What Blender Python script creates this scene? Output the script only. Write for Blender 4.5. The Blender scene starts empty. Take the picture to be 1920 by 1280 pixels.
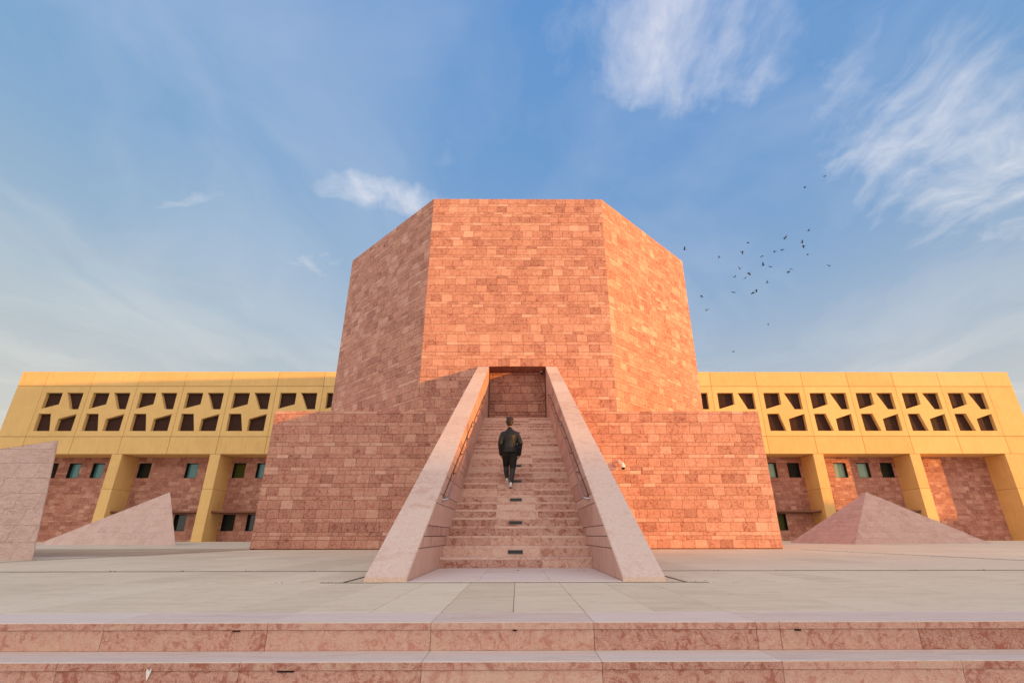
import bpy, bmesh, math, random
from mathutils import Vector, Matrix
R = math.radians
rnd = random.Random(7)
sc = bpy.context.scene
col = sc.collection

# ------------------------------------------------------------------ camera
CAM = Vector((0.036, 0.0, 0.54))
cd = bpy.data.cameras.new('camera'); cam = bpy.data.objects.new('camera', cd); col.objects.link(cam)
cam.location = CAM
cam.rotation_mode = 'XYZ'
cd.sensor_width = 36.0; cd.lens = 914.5 / 1920 * 36.0
cd.shift_x = -16.3 / 1920
cam.matrix_world = (Matrix.Translation(CAM) @ Matrix.Rotation(-0.005769, 4, 'Z')
                    @ Matrix.Rotation(math.pi / 2 + 0.3784, 4, 'X') @ Matrix.Rotation(-0.0014, 4, 'Z'))
cd.clip_start = 0.05; cd.clip_end = 8000
sc.camera = cam

# ------------------------------------------------------------------ sun, sky, exposure
SUN_AZ, SUN_EL = R(63.4), R(1.95)           # azimuth from straight behind the camera towards its right
sun_to = Vector((math.sin(SUN_AZ) * math.cos(SUN_EL), -math.cos(SUN_AZ) * math.cos(SUN_EL), math.sin(SUN_EL)))
ld = bpy.data.lights.new('sun', 'SUN'); sun = bpy.data.objects.new('sun', ld); col.objects.link(sun)
ld.energy = 2.0; ld.angle = R(0.9); ld.color = (1.0, 0.43, 0.08)
sun.location = sun_to * 200
sun.rotation_euler = (-sun_to).to_track_quat('-Z', 'Y').to_euler()
SKY_STRENGTH = 0.15
EXPOSURE = 1.55
sc.view_settings.view_transform = 'Standard'; sc.view_settings.look = 'None'
sc.view_settings.gamma = 1.0; sc.view_settings.use_curve_mapping = False
sc.view_settings.exposure = EXPOSURE

def pix_dir(x, y):
    px, py = x - 976.3, y - 640
    c, s = math.cos(.3784), math.sin(.3784)
    u = -py / 914.5; X = px / 914.5
    Y = c - s * u; Z = s + c * u
    return Vector((X + Y * .005769, Y - X * .005769, Z)).normalized()

world = bpy.data.worlds.new('World'); sc.world = world; world.use_nodes = True
wt = world.node_tree; wt.nodes.clear()
def WN(t, **k):
    n = wt.nodes.new(t)
    for a, b in k.items(): setattr(n, a, b)
    return n
def wl(a, b): wt.links.new(a, b)
def wmath(op, a, b=None, clamp=False):
    n = WN('ShaderNodeMath', operation=op, use_clamp=clamp)
    for i, v in enumerate((a, b)):
        if v is None: continue
        if isinstance(v, (int, float)): n.inputs[i].default_value = v
        else: wl(v, n.inputs[i])
    return n.outputs[0]
wo = WN('ShaderNodeOutputWorld'); bg = WN('ShaderNodeBackground'); bg.inputs[1].default_value = SKY_STRENGTH
wl(bg.outputs[0], wo.inputs[0])
sky = WN('ShaderNodeTexSky', sky_type='NISHITA'); sky.sun_disc = False
sky.sun_elevation = SUN_EL
sky.sun_rotation = math.atan2(sun_to.x, sun_to.y)
sky.altitude = 0; sky.air_density = 1.0; sky.dust_density = 1.0; sky.ozone_density = 1.0
tc = WN('ShaderNodeTexCoord')
dirv = tc.outputs['Generated']
def wnoise(scale_vec, scale, detail=6, rough=.6, dist=0., rot=0.):
    mp = WN('ShaderNodeMapping'); mp.inputs['Scale'].default_value = scale_vec; mp.inputs['Rotation'].default_value = (0, rot, 0)
    wl(dirv, mp.inputs[0])
    n = WN('ShaderNodeTexNoise'); n.inputs['Scale'].default_value = scale; n.inputs['Detail'].default_value = detail
    n.inputs['Roughness'].default_value = rough; n.inputs['Distortion'].default_value = dist
    wl(mp.outputs[0], n.inputs['Vector']); return n.outputs[0]
warpn = WN('ShaderNodeTexNoise'); warpn.inputs['Scale'].default_value = 5.0; warpn.inputs['Detail'].default_value = 4
wl(dirv, warpn.inputs['Vector'])
wsub = WN('ShaderNodeVectorMath', operation='SUBTRACT'); wl(warpn.outputs['Color'], wsub.inputs[0]); wsub.inputs[1].default_value = (.5, .5, .5)
wscl = WN('ShaderNodeVectorMath', operation='SCALE'); wl(wsub.outputs[0], wscl.inputs[0]); wscl.inputs['Scale'].default_value = .13
wadd = WN('ShaderNodeVectorMath', operation='ADD'); wl(dirv, wadd.inputs[0]); wl(wscl.outputs[0], wadd.inputs[1])
wdir = wadd.outputs[0]
def cirrus(x0, y0, x1, y1, w2, strength):
    """one drift of high cloud: an ellipse of sky round the arc between two directions"""
    a, b = pix_dir(x0, y0), pix_dir(x1, y1)
    c = (a + b).normalized(); ax = (b - a); w1 = ax.length / 2; ax.normalize(); bx = c.cross(ax).normalized()
    outs = []
    for v, w in ((ax, w1), (bx, w2)):
        d = WN('ShaderNodeVectorMath', operation='DOT_PRODUCT'); wl(wdir, d.inputs[0]); d.inputs[1].default_value = v
        outs.append(wmath('POWER', wmath('ABSOLUTE', wmath('DIVIDE', wmath('SUBTRACT', d.outputs['Value'], c.dot(v)), w)), 2.0))
    d = WN('ShaderNodeVectorMath', operation='DOT_PRODUCT'); wl(wdir, d.inputs[0]); d.inputs[1].default_value = c
    front = wmath('GREATER_THAN', d.outputs['Value'], 0.2)
    f = wmath('SUBTRACT', 1.0, wmath('ADD', outs[0], outs[1]), True)
    return wmath('MULTIPLY', wmath('MULTIPLY', f, front), strength)
drifts = [cirrus(1330, -200, 1235, 275, .25, 1.0), cirrus(1470, -60, 1420, 160, .10, .7), cirrus(1150, -80, 1110, 60, .14, .5),
          cirrus(1600, 450, 2040, 0, .27, .85), cirrus(1700, 400, 1870, 240, .09, .8), cirrus(540, 300, 890, 430, .055, 1.0), cirrus(280, 351, 440, 363, .015, .8),
          cirrus(450, 360, 710, 580, .06, .5), cirrus(560, 300, 920, 40, .24, .28)]
acc = drifts[0]
for d in drifts[1:]: acc = wmath('MAXIMUM', acc, d)
# denser cloud added outside the view only, to brighten and warm the shade
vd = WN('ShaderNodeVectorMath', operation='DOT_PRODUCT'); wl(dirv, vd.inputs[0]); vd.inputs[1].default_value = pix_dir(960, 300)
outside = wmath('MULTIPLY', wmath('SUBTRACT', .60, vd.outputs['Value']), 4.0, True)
# cloud texture lies in a flat layer high above the ground
sepd = WN('ShaderNodeSeparateXYZ'); wl(wdir, sepd.inputs[0])
zc = wmath('MAXIMUM', sepd.outputs[2], .06)
comb = WN('ShaderNodeCombineXYZ'); wl(wmath('DIVIDE', sepd.outputs[0], zc), comb.inputs[0]); wl(wmath('DIVIDE', sepd.outputs[1], zc), comb.inputs[1])
def layer(scale, sx, sy, rot, detail, rough, dist):
    mp = WN('ShaderNodeMapping'); mp.inputs['Scale'].default_value = (sx, sy, 1); mp.inputs['Rotation'].default_value = (0, 0, rot); wl(comb.outputs[0], mp.inputs[0])
    n = WN('ShaderNodeTexNoise'); n.inputs['Scale'].default_value = scale; n.inputs['Detail'].default_value = detail
    n.inputs['Roughness'].default_value = rough; n.inputs['Distortion'].default_value = dist; wl(mp.outputs[0], n.inputs['Vector']); return n.outputs[0]
streak = layer(3.4, 2.2, .6, .35, 12, .60, .15)
puff = layer(5.0, 1., 1., 0., 12, .62, .1)
tex = wmath('ADD', wmath('MULTIPLY', streak, .55), wmath('MULTIPLY', puff, .45))
soft = wmath('POWER', acc, 1.15)
dens = wmath('MULTIPLY', wmath('POWER', wmath('SUBTRACT', wmath('ADD', wmath('MULTIPLY', acc, .85), wmath('MULTIPLY', tex, 2.6)), 1.52, True), 1.3), .44)
dens = wmath('MULTIPLY', dens, wmath('MULTIPLY', acc, 3.0, True))
veil = wmath('MULTIPLY', wmath('SUBTRACT', layer(.9, 1.3, .7, .5, 6, .55, .6), .44), .40, True)
beyond = wmath('MULTIPLY', outside, wmath('ADD', .30, wmath('MULTIPLY', tex, .95)), True)  # added cloud cover out of view, lifts the ambient light
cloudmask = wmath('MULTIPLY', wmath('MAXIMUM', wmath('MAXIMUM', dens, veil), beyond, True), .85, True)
# the sky's own colours, graded channel by channel
sp = WN('ShaderNodeSeparateColor'); wl(sky.outputs[0], sp.inputs[0]); cb = WN('ShaderNodeCombineColor')
for i, (k, p) in enumerate(((.73, .70), (.97, .36), (1.52, .06))):   # the glow round the sun keeps its own brightness
    gr = wmath('MULTIPLY', wmath('POWER', sp.outputs[i], p), k)
    if i == 2: gr = wmath('SUBTRACT', gr, wmath('MULTIPLY', wmath('MINIMUM', sp.outputs[0], 2.0), .15))
    wl(wmath('MAXIMUM', gr, wmath('MULTIPLY', sp.outputs[i], (.55, .6, .6)[i])), cb.inputs[i])
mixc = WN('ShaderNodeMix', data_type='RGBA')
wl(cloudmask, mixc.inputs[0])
# pale haze low down, the same all round
zz = WN('ShaderNodeSeparateXYZ'); wl(dirv, zz.inputs[0])
hz = wmath('POWER', 2.71828, wmath('MULTIPLY', wmath('POWER', wmath('DIVIDE', wmath('ABSOLUTE', zz.outputs[2]), .33), 2.0), -1.0))
mixh = WN('ShaderNodeMix', data_type='RGBA'); wl(wmath('MULTIPLY', hz, .9), mixh.inputs[0]); wl(cb.outputs[0], mixh.inputs[6]); mixh.inputs[7].default_value = (1.56, 1.50, 1.36, 1)
wl(mixh.outputs[2], mixc.inputs[6])
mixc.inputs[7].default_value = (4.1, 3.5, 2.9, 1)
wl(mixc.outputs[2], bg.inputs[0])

# ------------------------------------------------------------------ materials
def new_mat(name):
    m = bpy.data.materials.new(name); m.use_nodes = True
    nt = m.node_tree; nt.nodes.clear()
    o = nt.nodes.new('ShaderNodeOutputMaterial'); b = nt.nodes.new('ShaderNodeBsdfPrincipled')
    nt.links.new(b.outputs[0], o.inputs[0])
    return m, nt, b
class G:
    """small helper round a node tree"""
    def __init__(s, nt): s.nt = nt
    def n(s, t, **k):
        x = s.nt.nodes.new(t)
        for a, b in k.items(): setattr(x, a, b)
        return x
    def l(s, a, b): s.nt.links.new(a, b)
    def val(s, sock, v):
        if isinstance(v, (int, float, tuple, list)): sock.default_value = v
        else: s.l(v, sock)
    def math(s, op, a, b=None, c=None, clamp=False):
        x = s.n('ShaderNodeMath', operation=op, use_clamp=clamp)
        for i, v in enumerate((a, b, c)):
            if v is not None: s.val(x.inputs[i], v)
        return x.outputs[0]
    def vadd(s, a, b):
        x = s.n('ShaderNodeVectorMath', operation='ADD'); s.val(x.inputs[0], a); s.val(x.inputs[1], b); return x.outputs[0]
    def vmul(s, a, b):
        x = s.n('ShaderNodeVectorMath', operation='MULTIPLY'); s.val(x.inputs[0], a); s.val(x.inputs[1], b); return x.outputs[0]
    def noise(s, vec, scale, detail=6, rough=.6, dist=0.):
        x = s.n('ShaderNodeTexNoise'); s.l(vec, x.inputs['Vector'])
        x.inputs['Scale'].default_value = scale; x.inputs['Detail'].default_value = detail
        x.inputs['Roughness'].default_value = rough; x.inputs['Distortion'].default_value = dist
        return x.outputs[0]
    def ramp(s, fac, stops):
        x = s.n('ShaderNodeValToRGB'); s.l(fac, x.inputs[0])
        e = x.color_ramp.elements
        while len(e) < len(stops): e.new(.5)
        for q, (p, c) in zip(e, stops):
            q.position = p; q.color = (*c, 1) if len(c) == 3 else c
        return x.outputs[0]
    def mix(s, fac, a, b, mode='MIX'):
        x = s.n('ShaderNodeMix', data_type='RGBA', blend_type=mode)
        s.val(x.inputs[0], fac)
        for i, v in ((6, a), (7, b)):
            if isinstance(v, tuple) and len(v) == 3: v = (*v, 1)
            s.val(x.inputs[i], v)
        return x.outputs[2]
    def bump(s, h, dist, strength=1.0):
        x = s.n('ShaderNodeBump'); s.l(h, x.inputs['Height']); x.inputs['Distance'].default_value = dist
        x.inputs['Strength'].default_value = strength; return x.outputs[0]
    def var(s):
        a = s.n('ShaderNodeAttribute', attribute_name='var'); sp = s.n('ShaderNodeSeparateColor')
        s.l(a.outputs['Color'], sp.inputs[0]); return a.outputs['Color'], sp.outputs
    def coord(s):
        return s.n('ShaderNodeTexCoord').outputs['Object']

def stone_mat(name, dark, mid, pale, vein, vein_amt=.5, mottle=.5, scale=1.0, rough=.72, bumpd=.006, streak=None, cream=None):
    m, nt, b = new_mat(name); g = G(nt)
    vc, vs = g.var()
    p = g.vadd(g.coord(), g.vmul(vc, (11., 37., 53.)))
    if streak: p2 = g.vmul(p, streak)
    else: p2 = p
    n1 = g.noise(p2, 3.2 * scale, 9, .66, 1.4)
    n2 = g.noise(p2, 9.0 * scale, 8, .62, 2.6)
    n3 = g.noise(p2, 26.0 * scale, 6, .6, 1.0)
    t = g.math('ADD', vs[0], g.math('MULTIPLY', g.math('SUBTRACT', n1, .5), 1.7 * mottle))
    t = g.math('ADD', t, g.math('MULTIPLY', g.math('SUBTRACT', n3, .5), .55 * mottle), None, True)
    base = g.ramp(t, [(0.05, dark), (.5, mid), (.95, pale)])
    vm = g.math('SUBTRACT', 1.0, g.math('MULTIPLY', g.math('ABSOLUTE', g.math('SUBTRACT', n2, .5)), 13.0), None, True)
    c = g.mix(g.math('MULTIPLY', g.math('MULTIPLY', vm, g.math('GREATER_THAN', n1, .44)), vein_amt), base, vein)
    dk = g.math('MULTIPLY', g.math('SUBTRACT', n2, .55), 5.0, None, True)
    c = g.mix(g.math('MULTIPLY', dk, .45 * mottle), c, tuple(x * .62 for x in dark))
    if cream:
        n4 = g.noise(p, 2.1, 8, .7, 1.1)
        c = g.mix(g.math('MULTIPLY', g.math('SUBTRACT', n4, .53), 6.0, None, True), c, cream)
    g.l(c, b.inputs['Base Color'])
    b.inputs['Roughness'].default_value = rough
    b.inputs['Specular IOR Level'].default_value = .25
    hgt = g.math('ADD', g.math('MULTIPLY', n2, .6), g.math('MULTIPLY', n3, .4))
    g.l(g.bump(hgt, bumpd), b.inputs['Normal'])
    return m
def plain(name, colr, rough=.6, metal=0., noise_amt=.12, nscale=8., bumpd=0.):
    m, nt, b = new_mat(name); g = G(nt)
    n = g.noise(g.coord(), nscale, 6, .6)
    c = g.mix(n, tuple(x * (1 - noise_amt) for x in colr), tuple(min(1, x * (1 + noise_amt)) for x in colr))
    g.l(c, b.inputs['Base Color']); b.inputs['Roughness'].default_value = rough; b.inputs['Metallic'].default_value = metal
    b.inputs['Specular IOR Level'].default_value = .3
    if bumpd: g.l(g.bump(n, bumpd), b.inputs['Normal'])
    return m

M = {}
M['stone'] = stone_mat('pink_limestone', (.31, .098, .068), (.50, .21, .148), (.68, .40, .31), (.73, .50, .40), .6, .55, 1.9, .72, .012)
M['mortar'] = plain('dark_joint', (.16, .075, .055), .9)
M['wingstone'] = stone_mat('red_limestone', (.28, .10, .073), (.44, .19, .143), (.60, .35, .275), (.62, .39, .31), .5, .5, 1.3, .75, .01)
M['cap'] = stone_mat('honed_pink_cap', (.58, .38, .30), (.68, .48, .39), (.73, .56, .47), (.78, .64, .56), .6, .5, .8, .55, .003)
M['side'] = stone_mat('rift_cut_pink', (.37, .175, .135), (.54, .31, .25), (.63, .41, .34), (.66, .45, .38), .35, .7, 1.2, .65, .003, streak=(1., 2.2, .35))
M['stair'] = stone_mat('stair_stone', (.36, .15, .112), (.57, .325, .26), (.70, .49, .41), (.75, .58, .50), .65, .95, 1.7, .7, .006)
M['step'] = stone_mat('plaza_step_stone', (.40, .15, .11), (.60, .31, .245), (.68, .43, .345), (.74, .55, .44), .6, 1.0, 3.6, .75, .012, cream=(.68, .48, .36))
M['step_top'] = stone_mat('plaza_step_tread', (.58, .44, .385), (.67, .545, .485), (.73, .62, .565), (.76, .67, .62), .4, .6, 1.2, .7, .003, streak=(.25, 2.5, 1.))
M['paving'] = stone_mat('beige_paving', (.60, .495, .37), (.70, .59, .45), (.75, .645, .505), (.77, .67, .53), .3, .9, .75, .75, .003, streak=(.35, 1.6, 1.))
M['paving_joint'] = plain('sandy_joint', (.40, .32, .24), .95)
M['pyramid'] = stone_mat('split_face_pink', (.58, .33, .27), (.69, .43, .36), (.75, .51, .44), (.79, .59, .52), .5, .75, .9, .8, .10, streak=(.8, .8, 1.9))
M['pyramid_pale'] = stone_mat('split_face_pale_pink', (.62, .40, .34), (.745, .515, .45), (.80, .60, .535), (.83, .67, .61), .5, .7, .9, .8, .10, streak=(.8, .8, 1.9))
M['pyr_joint'] = plain('pyramid_joint', (.60, .44, .39), .9)
M['yellow'] = None
def yellow_mat():
    m, nt, b = new_mat('ochre_render'); g = G(nt)
    vc, vs = g.var(); co = g.coord(); p = g.vadd(co, g.vmul(vc, (7., 13., 29.)))
    n1 = g.noise(p, .9, 6, .6, .5); n2 = g.noise(g.vmul(p, (4., 4., .30)), 1.6, 8, .65, .4); n3 = g.noise(co, 45., 4, .6)
    t = g.math('ADD', g.math('MULTIPLY', n1, .5), g.math('MULTIPLY', n2, .5))
    t = g.math('ADD', t, g.math('MULTIPLY', g.math('SUBTRACT', vs[0], .5), .4))
    c = g.ramp(t, [(.25, (.65, .425, .17)), (.5, (.745, .50, .205)), (.78, (.80, .555, .245))])
    g.l(c, b.inputs['Base Color']); b.inputs['Roughness'].default_value = .85; b.inputs['Specular IOR Level'].default_value = .2
    g.l(g.bump(g.math('ADD', g.math('MULTIPLY', n3, .7), g.math('MULTIPLY', n2, .5)), .012), b.inputs['Normal'])
    return m
M['yellow'] = yellow_mat()
M['grille'] = plain('brown_lattice', (.075, .030, .020), .6)
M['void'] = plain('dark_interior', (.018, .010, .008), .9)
M['frame'] = plain('dark_bronze_frame', (.025, .022, .02), .45, .2)
M['steel'] = plain('brushed_steel', (.46, .40, .37), .32, 1.0)
M['dark_metal'] = plain('dark_steel', (.07, .06, .055), .45, .6)
M['black'] = plain('black_lens', (.012, .012, .014), .18)
M['light_frame'] = plain('grey_light_frame', (.16, .14, .13), .5, .3)
M['lens'] = plain('smoked_lens', (.035, .04, .042), .25)
M['white'] = plain('white_plastic', (.72, .70, .68), .4)
M['canopy'] = plain('rust_red_metal', (.20, .085, .055), .55, .1)
def glass_mat(name, c, rough=.04, spec=.45):
    m, nt, b = new_mat(name)
    b.inputs['Base Color'].default_value = (*c, 1); b.inputs['Roughness'].default_value = rough
    b.inputs['Specular IOR Level'].default_value = spec; b.inputs['IOR'].default_value = 1.5
    b.inputs['Coat Weight'].default_value = .12; b.inputs['Coat Roughness'].default_value = .02
    return m
M['glass_teal'] = glass_mat('teal_tinted_glass', (.07, .235, .26))
M['glass_sky_green'] = glass_mat('green_sky_reflection_glass', (.27, .44, .33))  # bright sky reflection put into the base colour, over a green tint
M['glass_dark'] = glass_mat('dark_tinted_glass', (.010, .022, .024))
M['glass_olive'] = glass_mat('olive_tinted_glass', (.055, .075, .018))

# ------------------------------------------------------------------ mesh helpers
class MB:
    def __init__(s): s.v = []; s.f = []; s.c = []; s.sm = []
    def add(s, verts, faces, c=(.5, .5, .5), smooth=False):
        o = len(s.v); s.v += [tuple(v) for v in verts]; s.f += [tuple(o + i for i in f) for f in faces]
        s.c += [c] * len(verts); s.sm += [smooth] * len(faces); return s
    def box(s, a, b, c=(.5, .5, .5)):
        x0, y0, z0 = a; x1, y1, z1 = b
        s.add([(x0, y0, z0), (x1, y0, z0), (x1, y1, z0), (x0, y1, z0), (x0, y0, z1), (x1, y0, z1), (x1, y1, z1), (x0, y1, z1)],
              [(3, 2, 1, 0), (4, 5, 6, 7), (0, 1, 5, 4), (1, 2, 6, 5), (2, 3, 7, 6), (3, 0, 4, 7)], c); return s
    def bbox(s, a, b, e, c=(.5, .5, .5)):
        """box with chamfered edges"""
        bm = bmesh.new(); bmesh.ops.create_cube(bm, size=1)
        for v in bm.verts:
            v.co = Vector([a[i] + (v.co[i] + .5) * (b[i] - a[i]) for i in range(3)])
        bmesh.ops.bevel(bm, geom=bm.edges[:], offset=e, segments=1, affect='EDGES')
        bm.verts.index_update()
        s.add([v.co[:] for v in bm.verts], [tuple(v.index for v in f.verts) for f in bm.faces], c); bm.free(); return s
    def extrude(s, poly, z0, z1, c=(.5, .5, .5)):
        n = len(poly)
        s.add([(x, y, z0) for x, y in poly] + [(x, y, z1) for x, y in poly],
              [tuple(range(n - 1, -1, -1)), tuple(range(n, 2 * n))] + [(i, (i + 1) % n, n + (i + 1) % n, n + i) for i in range(n)], c); return s
    def tube(s, pts, rad, seg=10, c=(.5, .5, .5), cap=True):
        pts = [Vector(p) for p in pts]; n = len(pts); rr = rad if isinstance(rad, (list, tuple)) else [rad] * n
        vs = []; up = None
        for i, p in enumerate(pts):
            t = (pts[min(i + 1, n - 1)] - pts[max(i - 1, 0)]).normalized()
            if up is None:
                up = Vector((0, 0, 1)) if abs(t.z) < .9 else Vector((1, 0, 0))
            a = t.cross(up).normalized(); up = a.cross(t).normalized(); b_ = up
            for k in range(seg):
                th = 2 * math.pi * k / seg; vs.append(p + (a * math.cos(th) + b_ * math.sin(th)) * rr[i])
        fs = [(i * seg + k, i * seg + (k + 1) % seg, (i + 1) * seg + (k + 1) % seg, (i + 1) * seg + k) for i in range(n - 1) for k in range(seg)]
        s.add(vs, fs, c, True)
        if cap: s.add(vs[:seg], [tuple(range(seg - 1, -1, -1))], c); s.add(vs[-seg:], [tuple(range(seg))], c)
        return s
    def ball(s, c0, r, seg=14, rings=9, c=(.5, .5, .5), rot=None):
        c0 = Vector(c0); r = Vector(r) if not isinstance(r, (int, float)) else Vector((r, r, r)); vs = []
        for i in range(1, rings):
            ph = math.pi * i / rings
            for k in range(seg):
                th = 2 * math.pi * k / seg
                q = Vector((r.x * math.sin(ph) * math.cos(th), r.y * math.sin(ph) * math.sin(th), r.z * math.cos(ph)))
                vs.append(c0 + (rot @ q if rot else q))
        tp = Vector((0, 0, r.z)); 
        if rot: tp = rot @ tp
        vs += [c0 + tp, c0 - tp]; T = len(vs) - 2; B = T + 1
        fs = [((i) * seg + k, (i + 1) * seg + k, (i + 1) * seg + (k + 1) % seg, i * seg + (k + 1) % seg) for i in range(rings - 2) for k in range(seg)]
        fs += [(T, k, (k + 1) % seg) for k in range(seg)] + [(B, (rings - 2) * seg + (k + 1) % seg, (rings - 2) * seg + k) for k in range(seg)]
        s.add(vs, fs, c, True); return s
    def mesh(s, name, mat):
        me = bpy.data.meshes.new(name); me.from_pydata(s.v, [], s.f)
        a = me.color_attributes.new('var', 'FLOAT_COLOR', 'POINT')
        a.data.foreach_set('color', [x for c in s.c for x in (*c, 1.0)])
        if any(s.sm): me.polygons.foreach_set('use_smooth', s.sm)
        me.materials.append(mat); me.update(); return me
    def build(s, name, mat, parent=None):
        o = bpy.data.objects.new(name, s.mesh(name, mat)); col.objects.link(o); o.parent = parent; return o
def tag(o, label=None, cat=None, group=None, kind=None):
    if label: o['label'] = label
    if cat: o['category'] = cat
    if group: o['group'] = group
    if kind: o['kind'] = kind
    return o
def empty(name, loc=(0, 0, 0)):
    o = bpy.data.objects.new(name, None); col.objects.link(o); o.location = loc; o.empty_display_size = .3; return o
def base(name, loc, label=None, cat=None, group=None, kind=None):
    """an Empty at a thing's base; its parts keep world coordinates"""
    o = empty(name, loc); return tag(o, label, cat, group, kind)
def part(mb, name, mat, parent):
    o = mb.build(name, mat, parent)
    off = Vector((0, 0, 0)); p = parent
    while p is not None: off += p.location; p = p.parent
    o.matrix_parent_inverse = Matrix.Translation(-off)
    return o
def subpart_inverse(o):
    o.matrix_parent_inverse = Matrix.Identity(4)
def var(t=None, sp=.22, mu=.42):
    return (min(1, max(0, rnd.gauss(mu, sp))) if t is None else t, rnd.random(), rnd.random())

class Fr:
    def __init__(s, o, U, V, N): s.o, s.U, s.V, s.N = Vector(o), Vector(U).normalized(), Vector(V).normalized(), Vector(N).normalized()
    def P(s, u, v, n=0.): return s.o + s.U * u + s.V * v + s.N * n
def area(p): return .5 * sum(p[i][0] * p[(i + 1) % len(p)][1] - p[(i + 1) % len(p)][0] * p[i][1] for i in range(len(p)))
def clip(p, a, b, c):
    out = []
    for i in range(len(p)):
        q, r = p[i], p[(i + 1) % len(p)]; dq = a * q[0] + b * q[1] - c; dr = a * r[0] + b * r[1] - c
        if dq <= 0: out.append(q)
        if (dq < 0 < dr) or (dr < 0 < dq):
            t = dq / (dq - dr); out.append((q[0] + t * (r[0] - q[0]), q[1] + t * (r[1] - q[1])))
    return out
def clean(p):
    out = []
    for q in p:
        if not out or (abs(q[0] - out[-1][0]) + abs(q[1] - out[-1][1])) > 1e-4: out.append(q)
    if len(out) > 1 and abs(out[0][0] - out[-1][0]) + abs(out[0][1] - out[-1][1]) < 1e-4: out.pop()
    return out
def inset(p, d):
    q = list(p); n = len(p)
    for i in range(n):
        a, b = p[i], p[(i + 1) % n]; ex, ey = b[0] - a[0], b[1] - a[1]; L = math.hypot(ex, ey)
        if L < 1e-6: continue
        nx, ny = ey / L, -ex / L          # outward for a counter-clockwise polygon
        q = clip(q, nx, ny, nx * a[0] + ny * a[1] - d)
        if len(q) < 3: return []
    return clean(q)
def field(courses, u0, u1, w, half=(), gap=.010, jit=.0, wvar=0., minw=.09, skip=()):
    """stones of a wall: rows between the given heights, running bond, clipped to half planes; skip = (u0,u1,v0,v1) openings"""
    out = []
    for v0, v1 in courses:
        spans = [(u0, u1)]
        for a, b, c, d in skip:
            if v1 > c + .02 and v0 < d - .02:
                spans = [s for x, y in spans for s in ((x, min(y, a)), (max(x, b), y)) if s[1] - s[0] > .02]
        off = rnd.random() * w
        for x0, x1 in spans:
            xs = [x0]; u = math.floor(x0 / w) * w + off
            while u < x1 - minw:
                ww = u + rnd.uniform(-jit, jit)
                if ww - xs[-1] > minw: xs.append(ww)
                u += w * (1 + rnd.uniform(-wvar, wvar))
            xs.append(x1)
            for a, b in zip(xs, xs[1:]):
                p = [(a, v0), (b, v0), (b, v1), (a, v1)]
                for h in half:
                    p = clip(p, *h)
                    if len(p) < 3: break
                if len(p) < 3: continue
                p = inset(clean(p), gap / 2)
                if len(p) >= 3 and area(p) > .002: out.append(p)
    return out
def stone(mb, p, fr, proud=0., depth=.05, taper=.004, c=(.5, .5, .5)):
    q = inset(p, taper)
    if len(q) != len(p): q = p
    n = len(p)
    mb.add([fr.P(u, v, proud - depth) for u, v in p] + [fr.P(u, v, proud - taper) for u, v in p] + [fr.P(u, v, proud) for u, v in q],
           [(i, (i + 1) % n, n + (i + 1) % n, n + i) for i in range(n)] + [(n + i, n + (i + 1) % n, 2 * n + (i + 1) % n, 2 * n + i) for i in range(n)]
           + [tuple(range(2 * n, 3 * n))], c)
def clad(parent, items, mat, name='stone_block', limit=300, depth=.05, taper=.004, rest='small_stone_blocks'):
    """items: (poly, frame, proud, var): the largest in view become parts, the rest one part"""
    def score(it):
        p, fr = it[0], it[1]; u = sum(q[0] for q in p) / len(p); v = sum(q[1] for q in p) / len(p)
        d = CAM - fr.P(u, v); return abs(area(p)) * max(0, d.normalized().dot(fr.N)) / d.length_squared
    items = sorted(items, key=score, reverse=True)
    for p, fr, pr, c in items[:limit]:
        mb = MB(); stone(mb, p, fr, pr, depth, taper, c); part(mb, name, mat, parent)
    if items[limit:]:
        mb = MB()
        for p, fr, pr, c in items[limit:]: stone(mb, p, fr, pr, depth, taper, c)
        o = part(mb, rest, mat, parent); o['kind'] = 'stuff'
def courses(zs):
    zs = sorted(zs); return list(zip(zs, zs[1:]))

# ------------------------------------------------------------------ dimensions (metres)
YW = 22.33                                   # front of tower and base block
A2 = 4.66; AP = A2 * (1 + 2 ** .5)           # octagon: half a side, apothem
BW = 11.24                                   # half width of base block
ZT = 17.95; ZB = 5.925; PI_, PO = 1.363, 1.90
PY0 = 6.81; PZ0 = .0525; PSL = (8.114 - PZ0) / (YW - PY0)
ptop = lambda y: PZ0 + PSL * (y - PY0)
YR = YW + .86                                # back of the doorway recess
NR = 28; RH = 5.012 / NR; GO = (19.68 - 9.523) / 27; SY0 = 9.523
TW = [17.95, 17.6, 17.44, 17.05, 16.92, 16.75, 16.38, 16.21, 15.84, 15.445, 15.285, 14.89, 14.73, 14.36, 14.19, 14.03, 13.655, 13.48, 13.09, 12.93,
      12.555, 12.159, 11.998, 11.605, 11.447, 11.278, 10.887, 10.721, 10.343, 9.942, 9.797, 9.402, 9.243, 8.861, 8.684, 8.518, 8.125, 7.976, 7.583,
      7.408, 7.022, 6.622, 6.486, 6.092, 5.925]
BL = [5.925, 5.787, 5.4, 5.243, 4.863, 4.478, 4.315, 3.94, 3.775, 3.395, 3.235, 3.065, 2.69, 2.527, 2.16, 1.99, 1.61, 1.245, 1.068, .69, .532, .372, .035]

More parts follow.
